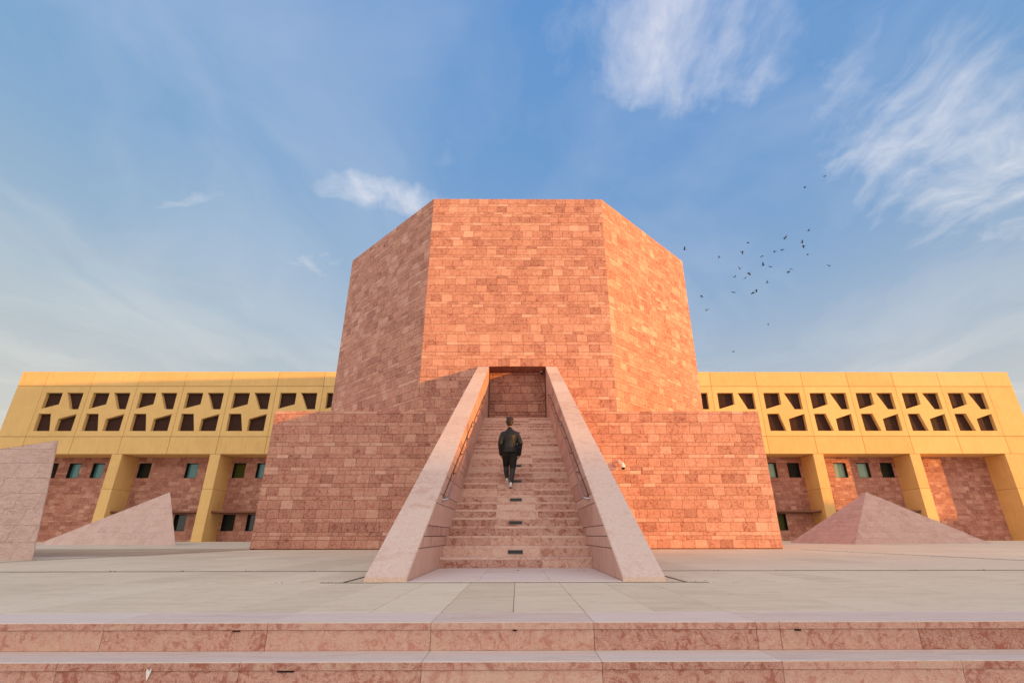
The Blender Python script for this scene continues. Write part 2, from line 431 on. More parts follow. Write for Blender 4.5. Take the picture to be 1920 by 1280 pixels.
# ------------------------------------------------------------------ ground, plaza and plaza steps
m_sand = plain('pale_sandy_ground', (.42, .36, .29), .95, 0., .15, .15)
mb = MB(); mb.box((-3000, -3000, -1.4), (3000, 3000, -1.0)); tag(mb.build('ground', m_sand), kind='structure')
plaza = base('plaza', (0, 30, 0), kind='structure')
mb = MB(); mb.box((-150, 3.80, -1.05), (150, 150, -.014)); part(mb, 'paving_bed', M['paving_joint'], plaza)
FT = Fr((0, 0, 0), (1, 0, 0), (0, 1, 0), (0, 0, 1))
def slabs(u0, u1, v0, v1, w, gap, mu, sp=.14):
    out = []
    n = round((u1 - u0) / w)
    for i in range(n):
        p = [(u0 + i * w + gap / 2, v0 + gap / 2), (u0 + (i + 1) * w - gap / 2, v0 + gap / 2), (u0 + (i + 1) * w - gap / 2, v1 - gap / 2), (u0 + i * w + gap / 2, v1 - gap / 2)]
        out.append((p, FT, rnd.uniform(-.001, .001), var(None, sp, mu)))
    return out
W5 = .547
items = slabs(-26 * W5, 26 * W5, 4.205, 6.70, W5, .005, .45)
items += slabs(-26 * W5, 26 * W5, 6.725, 8.80, W5, .005, .42)
for k in range(3): items += slabs(-26 * W5, 26 * W5, 8.83 + k * 2.2, 8.83 + (k + 1) * 2.2, W5 * 2, .006, .42)
far = []
for k in range(3, 22):
    far += slabs(-60, 60, 8.83 + k * 2.2, 8.83 + (k + 1) * 2.2, 60 / 55, .006, .42)
for s in (-1, 1):
    a, b = (26 * W5, 60.0)
    for v0, v1 in ((4.205, 6.70), (6.725, 8.80), (8.83, 11.03), (11.03, 13.23), (13.23, 15.43)):
        far += slabs(*((a, b) if s > 0 else (-b, -a)), v0, v1, (b - a) / 42, .006, .42)
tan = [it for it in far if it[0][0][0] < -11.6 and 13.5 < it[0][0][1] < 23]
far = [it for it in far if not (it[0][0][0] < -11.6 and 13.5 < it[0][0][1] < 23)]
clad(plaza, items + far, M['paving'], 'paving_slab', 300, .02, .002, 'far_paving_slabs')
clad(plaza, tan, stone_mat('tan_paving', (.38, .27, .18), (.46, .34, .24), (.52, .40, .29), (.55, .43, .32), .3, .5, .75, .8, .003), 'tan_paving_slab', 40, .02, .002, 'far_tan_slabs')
steps = base('plaza_steps', (0, 3.2, -1), kind='structure')
SG, SR, W11 = .292, .1667, 1.094
mb = MB()
for k in range(6): mb.box((-40, 3.79 - k * SG, -1.05), (40, 3.80 - k * SG + (.1 if k == 0 else SG + .01), -k * SR - .05))
part(mb, 'step_core', M['step'], steps)
for k in range(6):
    yf = 3.755 - k * SG; z1 = -k * SR; z0 = z1 - SR
    nn = 6 if k < 3 else 0
    shift = .0 if k % 2 == 0 else 0.0
    xs = [(-nn - .5 + i) * W11 for i in range(2 * nn + 2)] if nn else [-7, 0, 7]
    if k == 0: xs.insert(xs.index([x for x in xs if abs(x - 1.641) < .05][0]) + 1, 1.80)
    xs = [-40] + xs + [40]
    dep = .445 if k == 0 else SG + .03
    for a, b in zip(xs, xs[1:]):
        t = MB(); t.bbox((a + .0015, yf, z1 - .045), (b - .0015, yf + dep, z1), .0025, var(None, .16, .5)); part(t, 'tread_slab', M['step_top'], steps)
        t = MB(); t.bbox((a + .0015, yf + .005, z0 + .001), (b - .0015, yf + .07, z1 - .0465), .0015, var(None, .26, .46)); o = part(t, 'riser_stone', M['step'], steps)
        t = MB(); t.box((a + .0015, yf - .002, z1 - .044), (b - .0015, yf + .003, z1 - .006), var(None, .2, .5)); part(t, 'tread_edge', M['step'], steps)
for x, y, z, w in ((-1.846, 3.755, -.047, .024), (-1.36, 3.463, -.214, .05), (.015, 3.755, -.047, .014), (1.92, 3.755, -.049, .02)):
    t = MB(); t.box((x - w, y - .004, z - .006), (x + w, y + .02, z + .002)); part(t, 'drain_slot', M['void'], steps)
# dark slots running back from the parapet feet, grit lying in the joints
lx = [-PI_ + .005, -.47, .45, PI_ - .005]
for a, b in zip(lx, lx[1:]):
    for y0, y1 in ((6.815, 8.15), (8.155, SY0 - .002)):
        t = MB(); t.bbox((a + .002, y0, -.01), (b - .002, y1, .006), .003, var(None, .15, .55)); part(t, 'landing_slab', M['step_top'], plaza)
for s, nm in ((-1, 'left'), (1, 'right')):
    t = MB(); t.box((s * 2.13 - .018, 6.74, -.006), (s * 2.13 + .018, 7.78, .003)); part(t, 'drain_slot', M['void'], plaza)
m_seal = plain('brown_sealant', (.10, .075, .055), .9)
for a, b in ((-60, -1.95), (1.95, 60)):
    t = MB(); t.box((a, 8.785, -.0145), (b, 8.86, .0035)); part(t, 'joint_strip', m_seal, plaza)
t = MB(); t.box((-2.4, 6.695, -.0145), (2.4, 6.730, .0035)); part(t, 'joint_strip', m_seal, plaza)
for s in (-1, 1):
    t = MB(); t.box((s * 11.55 - .025, 8.87, -.0145), (s * 11.55 + .025, 21.5, .0035)); part(t, 'joint_strip', m_seal, plaza)
mb = MB()
def grit(x, y, r):
    q = [Vector((x, y, 0)) + Vector((rnd.uniform(-r, r), rnd.uniform(-r, r) * .6, rnd.uniform(0, r * .5))) for _ in range(7)]
    bm = bmesh.new(); [bm.verts.new(v) for v in q]; bmesh.ops.convex_hull(bm, input=bm.verts[:]); bm.verts.index_update()
    mb.add([v.co[:] for v in bm.verts], [tuple(v.index for v in f.verts) for f in bm.faces], var()); bm.free()
for i in range(-13, 14):
    for q in range(5): grit(i * W5 * 2 + rnd.gauss(0, .05), 8.815 + rnd.gauss(0, .012), rnd.uniform(.008, .03))
for i in range(60): grit(rnd.uniform(-3, 3), 6.712 + rnd.gauss(0, .01), rnd.uniform(.004, .016))
for i in range(25): grit(rnd.choice((-1, 1)) * rnd.uniform(1.9, 2.4), 6.76 + rnd.gauss(0, .03), rnd.uniform(.006, .02))
for i in range(30): grit(rnd.uniform(-9, 9), rnd.uniform(4.3, 20), rnd.uniform(.006, .018))
for i in range(70): grit(-11.55 + rnd.gauss(0, .05), rnd.uniform(12.8, 21), rnd.uniform(.006, .02))
for i in range(70): grit(11.5 + rnd.gauss(0, .05), rnd.uniform(11, 21), rnd.uniform(.01, .03))
tag(mb.build('grit', plain('brown_grit', (.16, .10, .07), .95)), 'small brown grit lying in the paving joints', 'grit', kind='stuff')

# ------------------------------------------------------------------ base block
block = base('base_block', (0, 33, 0), 'wide low pink stone block carrying the octagonal tower', 'building')
mb = MB(); mb.extrude([(-BW, YW + .03), (-PI_ - .01, YW + .03), (-PI_ - .01, YR + .03), (PI_ + .01, YR + .03), (PI_ + .01, YW + .03), (BW, YW + .03), (BW, YW + 22.5), (-BW, YW + 22.5)], -.05, ZB - .03)
part(mb, 'core_wall', M['mortar'], block)
FF = Fr((0, YW, 0), (1, 0, 0), (0, 0, 1), (0, -1, 0))
its = []
for p in field(courses(BL), -BW, -PI_, .535) + field(courses(BL), PI_, BW, .535):
    tall = max(q[1] for q in p) - min(q[1] for q in p) > .25
    its.append((p, FF, rnd.uniform(-.002, .003), var(None, .18, .42 if tall else .53)))
clad(block, its, M['stone'])
its = []
for s in (-1, 1):
    fs = Fr((s * BW, YW + .03, 0), (0, s, 0), (0, 0, 1), (s, 0, 0))
    for p in field(courses(BL), *((0, 22) if s > 0 else (-22, 0)), .535): its.append((p, fs, 0.03, var()))
FR = Fr((0, YR, 0), (1, 0, 0), (0, 0, 1), (0, -1, 0))
mb = MB()
for p, f, pr, c in its: stone(mb, p, f, pr, .05, .004, c)
tag(part(mb, 'side_stones', M['stone'], block), kind='stuff')
mb = MB(); mb.extrude([(-BW, YW + .003), (-PI_ - .02, YW + .003), (-PI_ - .02, YR + .04), (PI_ + .02, YR + .04), (PI_ + .02, YW + .003), (BW, YW + .003), (BW, YW + 22.5), (-BW, YW + 22.5)], ZB - .03, ZB - .004); part(mb, 'roof_slab', M['stone'], block)

# ------------------------------------------------------------------ tower
tower = base('octagonal_tower', (0, YW + AP, ZB), 'tall windowless octagonal tower of pink stone blocks behind the stairs', 'tower')
cy = YW + AP
octa = [(-A2, YW), (A2, YW), (AP, cy - A2), (AP, cy + A2), (A2, cy + AP), (-A2, cy + AP), (-AP, cy + A2), (-AP, cy - A2)]
def shrink(poly, d): 
    q = inset(poly, d); return q
oc = shrink(octa, .03)
mb = MB(); mb.extrude(oc, 8.13, ZT - .02); part(mb, 'core_wall', M['mortar'], tower)
i0 = min(range(8), key=lambda i: (oc[i][1] > YW + .1, oc[i][0]))
oc2 = oc[i0:] + oc[:i0]                       # starts at front-left corner
lo = [oc2[0], (-PI_ - .01, YW + .03), (-PI_ - .01, YR + .03), (PI_ + .01, YR + .03), (PI_ + .01, YW + .03)] + oc2[1:]
mb = MB(); mb.extrude(lo, ZB - .02, 8.13); part(mb, 'lower_core', M['mortar'], tower)
its = []
up = [c for c in courses(TW) if c[0] > 8.1]; dn = [c for c in courses(TW) if c[1] < 8.2]
front = field(up, -A2, A2, .535) + field(dn, -A2, -PI_, .535) + field(dn, PI_, A2, .535)
for p in front:
    tall = max(q[1] for q in p) - min(q[1] for q in p) > .25
    its.append((p, FF, rnd.uniform(-.002, .003), var(None, .18, .42 if tall else .53)))
for i in range(8):
    a, b = octa[i], octa[(i + 1) % 8]
    d = Vector((b[0] - a[0], b[1] - a[1], 0)); nrm = Vector((d.y, -d.x, 0)).normalized()
    if i == 0 or nrm.y > .3: continue
    fs = Fr((a[0], a[1], 0), d, (0, 0, 1), nrm)
    for p in field(courses(TW), 0, d.length, .535):
        tall = max(q[1] for q in p) - min(q[1] for q in p) > .25
        its.append((p, fs, rnd.uniform(-.002, .003), var(None, .18, .42 if tall else .53)))
clad(tower, its, M['stone'])
mb = MB()
for i in (3, 4, 5):
    a, b = octa[i], octa[(i + 1) % 8]; mb.add([(a[0], a[1], ZB), (b[0], b[1], ZB), (b[0], b[1], ZT - .02), (a[0], a[1], ZT - .02)], [(0, 1, 2, 3)], (.4, .3, .6))
part(mb, 'rear_wall', M['stone'], tower)
# recess: back wall stones and ceiling stones
rc = [4.96] + [z for z in BL if z > 5.1] + [z for z in TW if 5.95 < z < 8.2]
for p in field(courses(rc), -PI_ - .01, PI_ + .01, .535, gap=.016):
    mb = MB(); stone(mb, p, FR, rnd.uniform(-.002, .003), .04, .004, var(None, .2, .36)); part(mb, 'recess_stone', M['stone'], tower)
FC = Fr((0, 0, 8.125), (1, 0, 0), (0, -1, 0), (0, 0, -1))
for p in field([(-YR, -YW)], -PI_, PI_, .55, gap=.012):
    mb = MB(); stone(mb, p, FC, 0, .03, .004, var(None, .2, .3)); part(mb, 'ceiling_stone', M['stone'], tower)

# ------------------------------------------------------------------ staircase
stairs = base('grand_staircase', (0, 14, 0), 'pink stone staircase with sloping side walls rising to the tower', 'staircase')
mb = MB()
prof = [(SY0 + .04, -.05)]
for i in range(NR):
    prof += [(SY0 + .04 + i * GO, i * RH + RH - .05)] + ([(SY0 + .04 + (i + 1) * GO, i * RH + RH - .05)] if i < NR - 1 else [])
prof += [(YR + .02, NR * RH - .05), (YR + .02, -.05)]
n = len(prof)
mb.add([(-PI_, y, z) for y, z in prof] + [(PI_, y, z) for y, z in prof], [tuple(range(n)), tuple(range(2 * n - 1, n - 1, -1))] + [(i, n + i, n + (i + 1) % n, (i + 1) % n) for i in range(n)])
part(mb, 'stair_core', M['mortar'], stairs)
for i in range(NR):
    yf = SY0 + i * GO; z1 = (i + 1) * RH
    sh = rnd.choice((-.46, -.1, .3)) * .0
    xs = [-PI_, -.47 + rnd.uniform(-.03, .03), .45 + rnd.uniform(-.03, .03), PI_]
    dep = GO + .02 if i < NR - 1 else (YR - yf)
    for a, b in zip(xs, xs[1:]):
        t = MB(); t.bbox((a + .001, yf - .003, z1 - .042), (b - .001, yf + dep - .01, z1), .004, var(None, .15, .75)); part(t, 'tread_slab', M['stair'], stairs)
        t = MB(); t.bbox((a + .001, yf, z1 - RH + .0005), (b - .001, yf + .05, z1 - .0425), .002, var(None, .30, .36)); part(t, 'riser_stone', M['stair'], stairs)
# recessed lights, every third riser
for i in range(1, NR, 3):
    yf = SY0 + i * GO; z = i * RH + .078
    L = base('step_light', (-.012, yf, i * RH), None, 'step light', 'recessed lights in the stair risers')
    L['label'] = 'recessed oblong step light in stair riser number %s from the bottom' % {1: 'two', 4: 'five', 7: 'eight', 10: 'eleven', 13: 'fourteen', 16: 'seventeen', 19: 'twenty', 22: 'twenty-three', 25: 'twenty-six'}[i]
    t = MB()
    for a, b in (((-.155, -.036), (.13, -.024)), ((-.155, .024), (.13, .036)), ((-.155, -.024), (-.143, .024)), ((.118, -.024), (.13, .024))):
        t.box((a[0], yf - .008, z + a[1]), (b[0], yf + .004, z + b[1]))
    part(t, 'frame', M['light_frame'], L)
    t = MB(); t.box((-.143, yf - .004, z - .024), (.118, yf + .002, z + .024)); part(t, 'lens', M['lens'], L)
# side walls
for s in (-1, 1):
    word = 'left' if s < 0 else 'right'
    W = tag(part(MB().box((s * PI_, 0, 0), (s * PI_ + .001, .001, .001)), 'side_wall', M['mortar'], stairs), None) if False else None
    x0, x1 = (PI_, PO) if s > 0 else (-PO, -PI_)
    prof = [(PY0 + .05, -.05), (PY0 + .05, ptop(PY0 + .05) - .035), (YW + .02, ptop(YW) - .03), (YW + .02, -.05)]
    mb = MB(); xa, xb = x0 + .022, x1 - .022
    mb.add([(xa, y, z) for y, z in prof] + [(xb, y, z) for y, z in prof], [(0, 1, 2, 3), (7, 6, 5, 4)] + [(i, (i + 1) % 4 , 4 + (i + 1) % 4, 4 + i) for i in range(4)])
    core = part(mb, 'side_wall', M['mortar'], stairs)
    # sloping cap slabs
    Ls = (YW - PY0); ncap = 9; ys = [PY0] + [PY0 + Ls * (i + rnd.uniform(-.12, .12)) / ncap for i in range(1, ncap)] + [YW + .005]
    for a, b in zip(ys, ys[1:]):
        g_ = .002 if a > PY0 + .01 else 0
        q = [(a + g_, ptop(a + g_) - .032), (b - .002, ptop(b - .002) - .032), (b - .002, ptop(b - .002)), (a + g_, ptop(a + g_))]
        if a < PY0 + .01: q = [(PY0, -.02), (PY0 + .05, -.02), (PY0 + .05, .045), (b - .002, ptop(b - .002) - .032), (b - .002, ptop(b - .002)), (PY0, PZ0)]
        mm = len(q); t = MB()
        t.add([(x0, y, z) for y, z in q] + [(x1, y, z) for y, z in q], [tuple(range(mm)), tuple(range(2 * mm - 1, mm - 1, -1))] + [(i, mm + i, mm + (i + 1) % mm, (i + 1) % mm) for i in range(mm)], var(None, .18, .5))
        bm = bmesh.new(); me = t.mesh('tmp', M['cap']); bm.from_mesh(me); bmesh.ops.recalc_face_normals(bm, faces=bm.faces)
        bmesh.ops.bevel(bm, geom=[e for e in bm.edges if abs(e.verts[0].co.y - e.verts[1].co.y) > .3], offset=.008, segments=2, affect='EDGES'); bm.to_mesh(me); bm.free()
        o = bpy.data.objects.new('cap_slab', me); col.objects.link(o); o.parent = core
        o.matrix_parent_inverse = Matrix.Translation(-stairs.location)
        o.matrix_parent_inverse = Matrix.Identity(4)
    # stones on both faces, courses as on the block
    zz = [0] + [z for z in BL if z > .1] + [z for z in TW if 5.95 < z < 8.6]
    for face in (0, 1):
        xf = (x0, x1)[face]; nx = (-1, 1)[face]
        fs = Fr((xf, 0, 0), (0, 1, 0), (0, 0, 1), (nx, 0, 0))
        hp = [(-PSL, 1, ptop(0) - .034)]
        inner = (face == 0 and s > 0) or (face == 1 and s < 0)
        if inner: hp.append((RH / GO, -1, RH / GO * (SY0 + .6) + .12))
        for p in field(courses(zz), PY0 + .052, YW, 2.3 if inner else 1.1, hp, .010, wvar=.3):
            if nx < 0: pass
            t = MB(); stone(t, p, fs, 0, .03, .003, var(None, .16, .5))
            o = part(t, 'wall_stone', M['side'], core); o.matrix_parent_inverse = Matrix.Identity(4)

# ------------------------------------------------------------------ handrails
def handrail(s, ya, za, yb, zb, label):
    H = base('handrail', (s * PI_, ya, 0), label, 'handrail', 'steel handrails on the stair side walls')
    xt = s * 1.262; xw = s * (PI_ + .004)
    P0, P1 = Vector((xt, ya, za)), Vector((xt, yb, zb)); d = (P1 - P0).normalized()
    pts = []
    def arc(c, sgn):
        return [Vector((xt + s * .085 * (1 - math.cos(th)), c.y + sgn * -d.y * .085 * 0 + sgn * d.y * .085 * math.sin(th), c.z + sgn * d.z * .085 * math.sin(th))) for th in (R(15), R(35), R(60), R(85))]
    lo = [Vector((xw, P0.y - d.y * .10, P0.z - d.z * .10))] + list(reversed(arc(P0, -1)))
    hi = arc(P1, 1) + [Vector((xw, P1.y + d.y * .10, P1.z + d.z * .10))]
    part(MB().tube(lo + [P0, P1] + hi, .024, 12), 'tube', M['steel'], H)
    k = max(2, round((yb - ya) / 1.25)) 
    for i in range(k + 1):
        c = P0.lerp(P1, (i + .12) / (k + .24)); w = Vector((xw, c.y, c.z - .075))
        b = part(MB().tube([c - Vector((0, 0, .02)), Vector((xt + s * .02, c.y, c.z - .062)), w], .009, 8), 'bracket', M['dark_metal'], H)
        o = part(MB().tube([w, w - Vector((s * .012, 0, 0))], .034, 12), 'wall_plate', M['dark_metal'], b); o.matrix_parent_inverse = Matrix.Identity(4)
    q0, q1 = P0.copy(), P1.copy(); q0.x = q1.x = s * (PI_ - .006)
    part(MB().tube([q0 + Vector((0, 0, .02)), q1 + Vector((0, 0, .02))], .010, 6), 'shadow_line_bar', M['dark_metal'], H)  # dark bar added where the rail's shadow line runs on the wall
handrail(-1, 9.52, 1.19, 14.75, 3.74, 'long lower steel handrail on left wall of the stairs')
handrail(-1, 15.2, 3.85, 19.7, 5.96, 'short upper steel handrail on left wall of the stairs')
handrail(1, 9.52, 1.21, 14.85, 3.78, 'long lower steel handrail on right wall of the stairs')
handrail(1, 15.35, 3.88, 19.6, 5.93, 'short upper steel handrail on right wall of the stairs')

# ------------------------------------------------------------------ yellow wings
KW = 53 / 49.18
SX = lambda x: x * KW
SZ = lambda z: .54 + (z - .54) * KW
YF = 53.0; YBK = 51.53 * KW
ROOF, J1, J2, BEAM, PJ = SZ(16.65), SZ(15.04), SZ(9.81), SZ(8.07), SZ(4.75)
MOD = 4.833
HOLES = [[(.50, 14.35), (2.17, 14.35), (2.17, 13.12), (.50, 12.63)], [(2.63, 14.35), (4.31, 14.35), (4.32, 12.6), (3.44, 12.6)],
         [(.49, 12.15), (1.71, 12.15), (2.17, 10.37), (.52, 10.37)], [(2.62, 11.6), (4.33, 12.13), (4.33, 10.37), (2.62, 10.37)]]
gm = MB()
GW = 1.05
for i in range(17): 
    q = -GW + i * 2 * GW / 16
    gm.box((q - .022, 0, -GW), (q + .022, .05, GW)); gm.box((-GW, .012, q - .022), (GW, .04, q + .022))
grille_mesh = gm.mesh('window_grille', M['grille'])
def panel(parent, xa, xb, z0, z1, holes=(), thick=.30, name='facade_panel'):
    xa, xb = xa + .022, xb - .022; z0, z1 = z0 + .022, z1 - .022
    t = MB(); c = var(None, .2, .5)
    if not holes:
        t.bbox((xa, YF, z0), (xb, YF + thick, z1), .008, c)
    else:
        bm = bmesh.new(); loops = [[(xa, z0), (xb, z0), (xb, z1), (xa, z1)]] + holes; es = []
        for L in loops:
            vs = [bm.verts.new((x, YF, z)) for x, z in L]
            es += [bm.edges.new((vs[i], vs[(i + 1) % len(vs)])) for i in range(len(vs))]
        bmesh.ops.triangle_fill(bm, use_beauty=True, use_dissolve=False, edges=es)
        bm.verts.index_update()
        fs = [tuple(v.index for v in f.verts) for f in bm.faces]
        fs = [f if f else f for f in fs]
        vs = [v.co[:] for v in bm.verts]; nrm = [f.normal.y for f in bm.faces]; bm.free()
        fs = [f if n_ < 0 else tuple(reversed(f)) for f, n_ in zip(fs, nrm)]
        t.add(vs, fs, c)
        for k, L in enumerate(loops):
            n_ = len(L); q = [(x, YF, z) for x, z in L] + [(x, YF + thick, z) for x, z in L]
            t.add(q, [(i, (i + 1) % n_, n_ + (i + 1) % n_, n_ + i)[::-1] for i in range(n_)], c)
    return part(t, name, M['yellow'], parent)
def window(parent, x0, x1, z0, z1, glass, side):
    """deep-set window: bronze frame, tinted pane, dark reveals"""
    Y0, Y1 = YBK, YBK + .42
    t = MB(); w = .05
    for a, b in (((x0, z0), (x1, z0 + w)), ((x0, z1 - w), (x1, z1)), ((x0, z0 + w), (x0 + w, z1 - w)), ((x1 - w, z0 + w), (x1, z1 - w))):
        t.box((a[0], Y1 - .07, a[1]), (b[0], Y1, b[1]))
    for q in (((x0 - .02, z0 - .02), (x1 + .02, z0)), ((x0 - .02, z1), (x1 + .02, z1 + .02)), ((x0 - .02, z0), (x0, z1)), ((x1, z0), (x1 + .02, z1))):
        t.box((q[0][0], Y0 - .001, q[0][1]), (q[1][0], Y1, q[1][1]))
    o = part(t, 'window', M['frame'], parent)
    t = MB(); t.box((x0 + w, Y1 - .04, z0 + w), (x1 - w, Y1 - .03, z1 - w)); g_ = part(t, 'pane', M[glass], o); g_.matrix_parent_inverse = Matrix.Identity(4)
    return o
def canopy(parent, x0, x1):
    z = SZ(2.66)
    t = MB(); yb0 = 49.75 * KW
    t.box((x0, yb0, z - .02), (x1, yb0 + .06, z + .13)); t.box((x0, YBK - .1, z - .02), (x1, YBK - .03, z + .13))
    c = part(t, 'canopy', M['canopy'], parent)
    t = MB(); n_ = int((x1 - x0) / .16)
    for i in range(n_):
        x = x0 + (i + .5) * (x1 - x0) / n_; t.box((x - .03, yb0 + .06, z - .10), (x + .03, YBK - .1, z + .05))
    o = tag(part(t, 'slats', M['canopy'], c), kind='stuff'); o.matrix_parent_inverse = Matrix.Identity(4)
def fill(z0, z1, pat='TtTTtTtTtt'):
    hs = []; z = z0; i = rnd.randrange(4)
    while z < z1 - .05: h = .40 if pat[i % len(pat)] == 'T' else .19; hs.append(h); z += h; i += 1
    k = (z1 - z0) / sum(hs); out = []; z = z0
    for h in hs: out.append((z, z + h * k)); z += h * k
    return out
def wing(s):
    nm = 'left' if s < 0 else 'right'
    W = base('yellow_wing', (s * SX(34), YF + 8, 0), 'long ochre yellow wing with angular grilled windows %s of the tower' % nm, 'building', 'yellow wings flanking the tower')
    inner, end = SX(10.6), SX(52.1)
    lo_, hi_ = (inner, end) if s > 0 else (-end, -inner)
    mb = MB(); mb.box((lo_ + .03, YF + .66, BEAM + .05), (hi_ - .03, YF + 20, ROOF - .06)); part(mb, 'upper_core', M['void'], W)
    mb = MB(); mb.box((lo_ + .03, YF + .30, J1 - .02), (hi_ - .03, YF + .42, ROOF - .06)); mb.box((lo_ + .03, YF + .30, BEAM + .05), (hi_ - .03, YF + .42, J2 + .02)); part(mb, 'panel_backing', M['mortar'], W)
    mb = MB(); mb.box((lo_, YBK + .44, -.05), (hi_ - .03 if s > 0 else hi_, YF + 20, BEAM + .05)); part(mb, 'lower_core', M['mortar'], W)
    mb = MB(); mb.box((lo_ + .05, YF + .30, BEAM + .012), (hi_ - .05, YBK + .06, BEAM + .20)); part(mb, 'soffit', M['yellow'], W)
    js = [SX(20.3 + MOD * k) for k in range(-2, 7)] + [end]
    for a, b in zip(js, js[1:]):
        xa, xb = (a, b) if s > 0 else (-b, -a)
        panel(W, xa, xb, J1, ROOF); panel(W, xa, xb, BEAM, J2)
        if b < end and a > SX(15):
            hs = [[(xa + KW * u, SZ(v)) for u, v in h] for h in HOLES]
            P = panel(W, xa, xb, J2, J1, hs, .40, 'window_panel')
            for h in hs:
                cx_ = (min(q[0] for q in h) + max(q[0] for q in h)) / 2; cz_ = (min(q[1] for q in h) + max(q[1] for q in h)) / 2
                o = bpy.data.objects.new('window_grille', grille_mesh); col.objects.link(o); o.parent = P; o.location = (cx_, YF + .402, cz_)
                o.matrix_parent_inverse = Matrix.Identity(4)
        else: panel(W, xa, xb, J2, J1, (), .40)
    # end return
    xe = s * end
    mb = MB(); mb.box((min(xe, xe - s * .02), YF + .42, BEAM + .02), (max(xe, xe - s * .02), YF + 20, ROOF - .02)); part(mb, 'end_wall', M['yellow'], W)
    # pillars
    pil = [(SX(19.8), SX(20.8)), (SX(29.45), SX(30.46)), (SX(39.13), SX(40.15)), (SX(48.68), end)]
    for a, b in pil:
        xa, xb = (a, b) if s > 0 else (-b, -a)
        t = MB(); t.bbox((xa, YF, -.05), (xb, YBK + .04, PJ - .012), .012, var(None, .2, .5)); t2 = MB(); t2.bbox((xa, YF, PJ + .012), (xb, YBK + .04, BEAM - .002), .012, var(None, .2, .5))
        o = part(t, 'pillar', M['yellow'], W); u = part(t2, 'pillar_top', M['yellow'], o); u.matrix_parent_inverse = Matrix.Identity(4)
        t = MB(); t.box((xa + .03, YF + .03, PJ - .02), (xb - .03, YBK, PJ + .02)); j = part(t, 'joint', M['mortar'], o); j.matrix_parent_inverse = Matrix.Identity(4)
    # red stone wall in the recess, with windows
    z = [SZ(v) for v in (1.0, 2.52, 6.04, 7.5)]
    if s < 0:
        ups = [(-48.4, -47.2, 'glass_dark'), (-46.04, -44.85, 'glass_teal'), (-43.64, -42.45, 'glass_teal'), (-38.87, -37.67, 'glass_dark'), (-34.05, -32.85, 'glass_teal'), (-29.2, -28.0, 'glass_olive'), (-26.8, -25.6, 'glass_teal')]
        los = [(-34.0, -32.8, 'glass_dark'), (-38.87, -37.67, 'glass_dark'), (-29.2, -28.0, 'glass_dark'), (-26.8, -25.6, 'glass_dark')]
        can = [(-39.12, -30.6), (-29.5, -20.8)]
    else:
        ups = [(25.55, 26.76, 'glass_sky_green'), (27.92, 29.12, 'glass_dark'), (32.75, 34.0, 'glass_sky_green'), (35.15, 36.37, 'glass_sky_green'), (37.55, 38.77, 'glass_dark'), (23.1, 24.3, 'glass_dark')]
        los = [(25.55, 26.76, 'glass_olive'), (35.15, 36.37, 'glass_dark')]
        can = [(20.8, 29.42), (30.5, 39.1)]
    sk = [(SX(a), SX(b), z[2], z[3]) for a, b, _ in ups] + [(SX(a), SX(b), z[0], z[1]) for a, b, _ in los]
    cs = fill(0.01, z[0]) + fill(z[0], z[1]) + fill(z[1], z[2]) + fill(z[2], z[3]) + fill(z[3], BEAM + .02)
    fr = Fr((0, YBK, 0), (1, 0, 0), (0, 0, 1), (0, -1, 0))
    its = [(p, fr, rnd.uniform(-.002, .003), var(None, .22, .45)) for p in field(cs, lo_, hi_ - .05 if s > 0 else hi_, .62, skip=sk, gap=.012)]
    clad(W, its, M['wingstone'])
    for a, b, g_ in ups: window(W, SX(a), SX(b), z[2], z[3], g_, s)
    for a, b, g_ in los: window(W, SX(a), SX(b), z[0], z[1], g_, s)
    for a, b in can: canopy(W, SX(a), SX(b))
    mb = MB(); mb.box((lo_ + .1, YF + .1, ROOF - .3), (hi_ - .1, YF + 20, ROOF - .1)); part(mb, 'roof', M['yellow'], W)
    return W
wing(-1); wing(1)

# ------------------------------------------------------------------ stone pyramids
def pyramid(name, label, base_pts, apex, tiled=(0,), tile=(.56, .42), mat='pyramid_pale'):
    bp = [Vector((x, y, 0)) for x, y in base_pts]; ap = Vector(apex)
    c = sum(bp, Vector()) / len(bp)
    T = base(name, (c.x, c.y, 0), label, 'stone pyramid', 'stone pyramids on the plaza')
    t = MB(); n_ = len(bp)
    cen = (sum(bp, Vector()) + ap) / (n_ + 1)
    sh = lambda v: cen + (v - cen) * .985
    vs = [sh(v) for v in bp] + [sh(ap)]
    vs = [Vector((v.x, v.y, -.05)) for v in vs[:-1]] + [vs[-1]]
    t.add(vs, [(i, (i + 1) % n_, n_) for i in range(n_)] + [tuple(range(n_ - 1, -1, -1))]); part(t, 'core', M['pyr_joint'], T)
    its = []
    for i in range(n_):
        a, b = bp[i], bp[(i + 1) % n_]
        U = (b - a).normalized(); N = (b - a).cross(ap - a).normalized(); V = N.cross(U)
        fr = Fr(a, U, V, N); L = (b - a).length; au, av = (ap - a).dot(U), (ap - a).dot(V)
        half = []
        tri = [(0, 0), (L, 0), (au, av)]
        for k in (1, 2):
            p, q = tri[k], tri[(k + 1) % 3]; ex, ey = q[0] - p[0], q[1] - p[1]; nl = math.hypot(ex, ey)
            half.append((ey / nl, -ex / nl, (ey * p[0] - ex * p[1]) / nl))
        if i in tiled:
            zs = [k * tile[1] for k in range(int(av / tile[1]) + 1)] + [av]
            its += [(p, fr, rnd.uniform(-.002, .002), var(None, .13, .5)) for p in field(courses(zs), min(0, au) - .01, max(L, au) + .01, tile[0], half, .005, minw=.12)]
        else:
            tt = MB(); tt.add([a, b, ap], [(0, 1, 2)], var(.4)); part(tt, 'rear_face', M[mat], T)
    clad(T, its, M[mat], 'stone_tile', 300, .03, .003, 'small_stone_tiles')
    return T
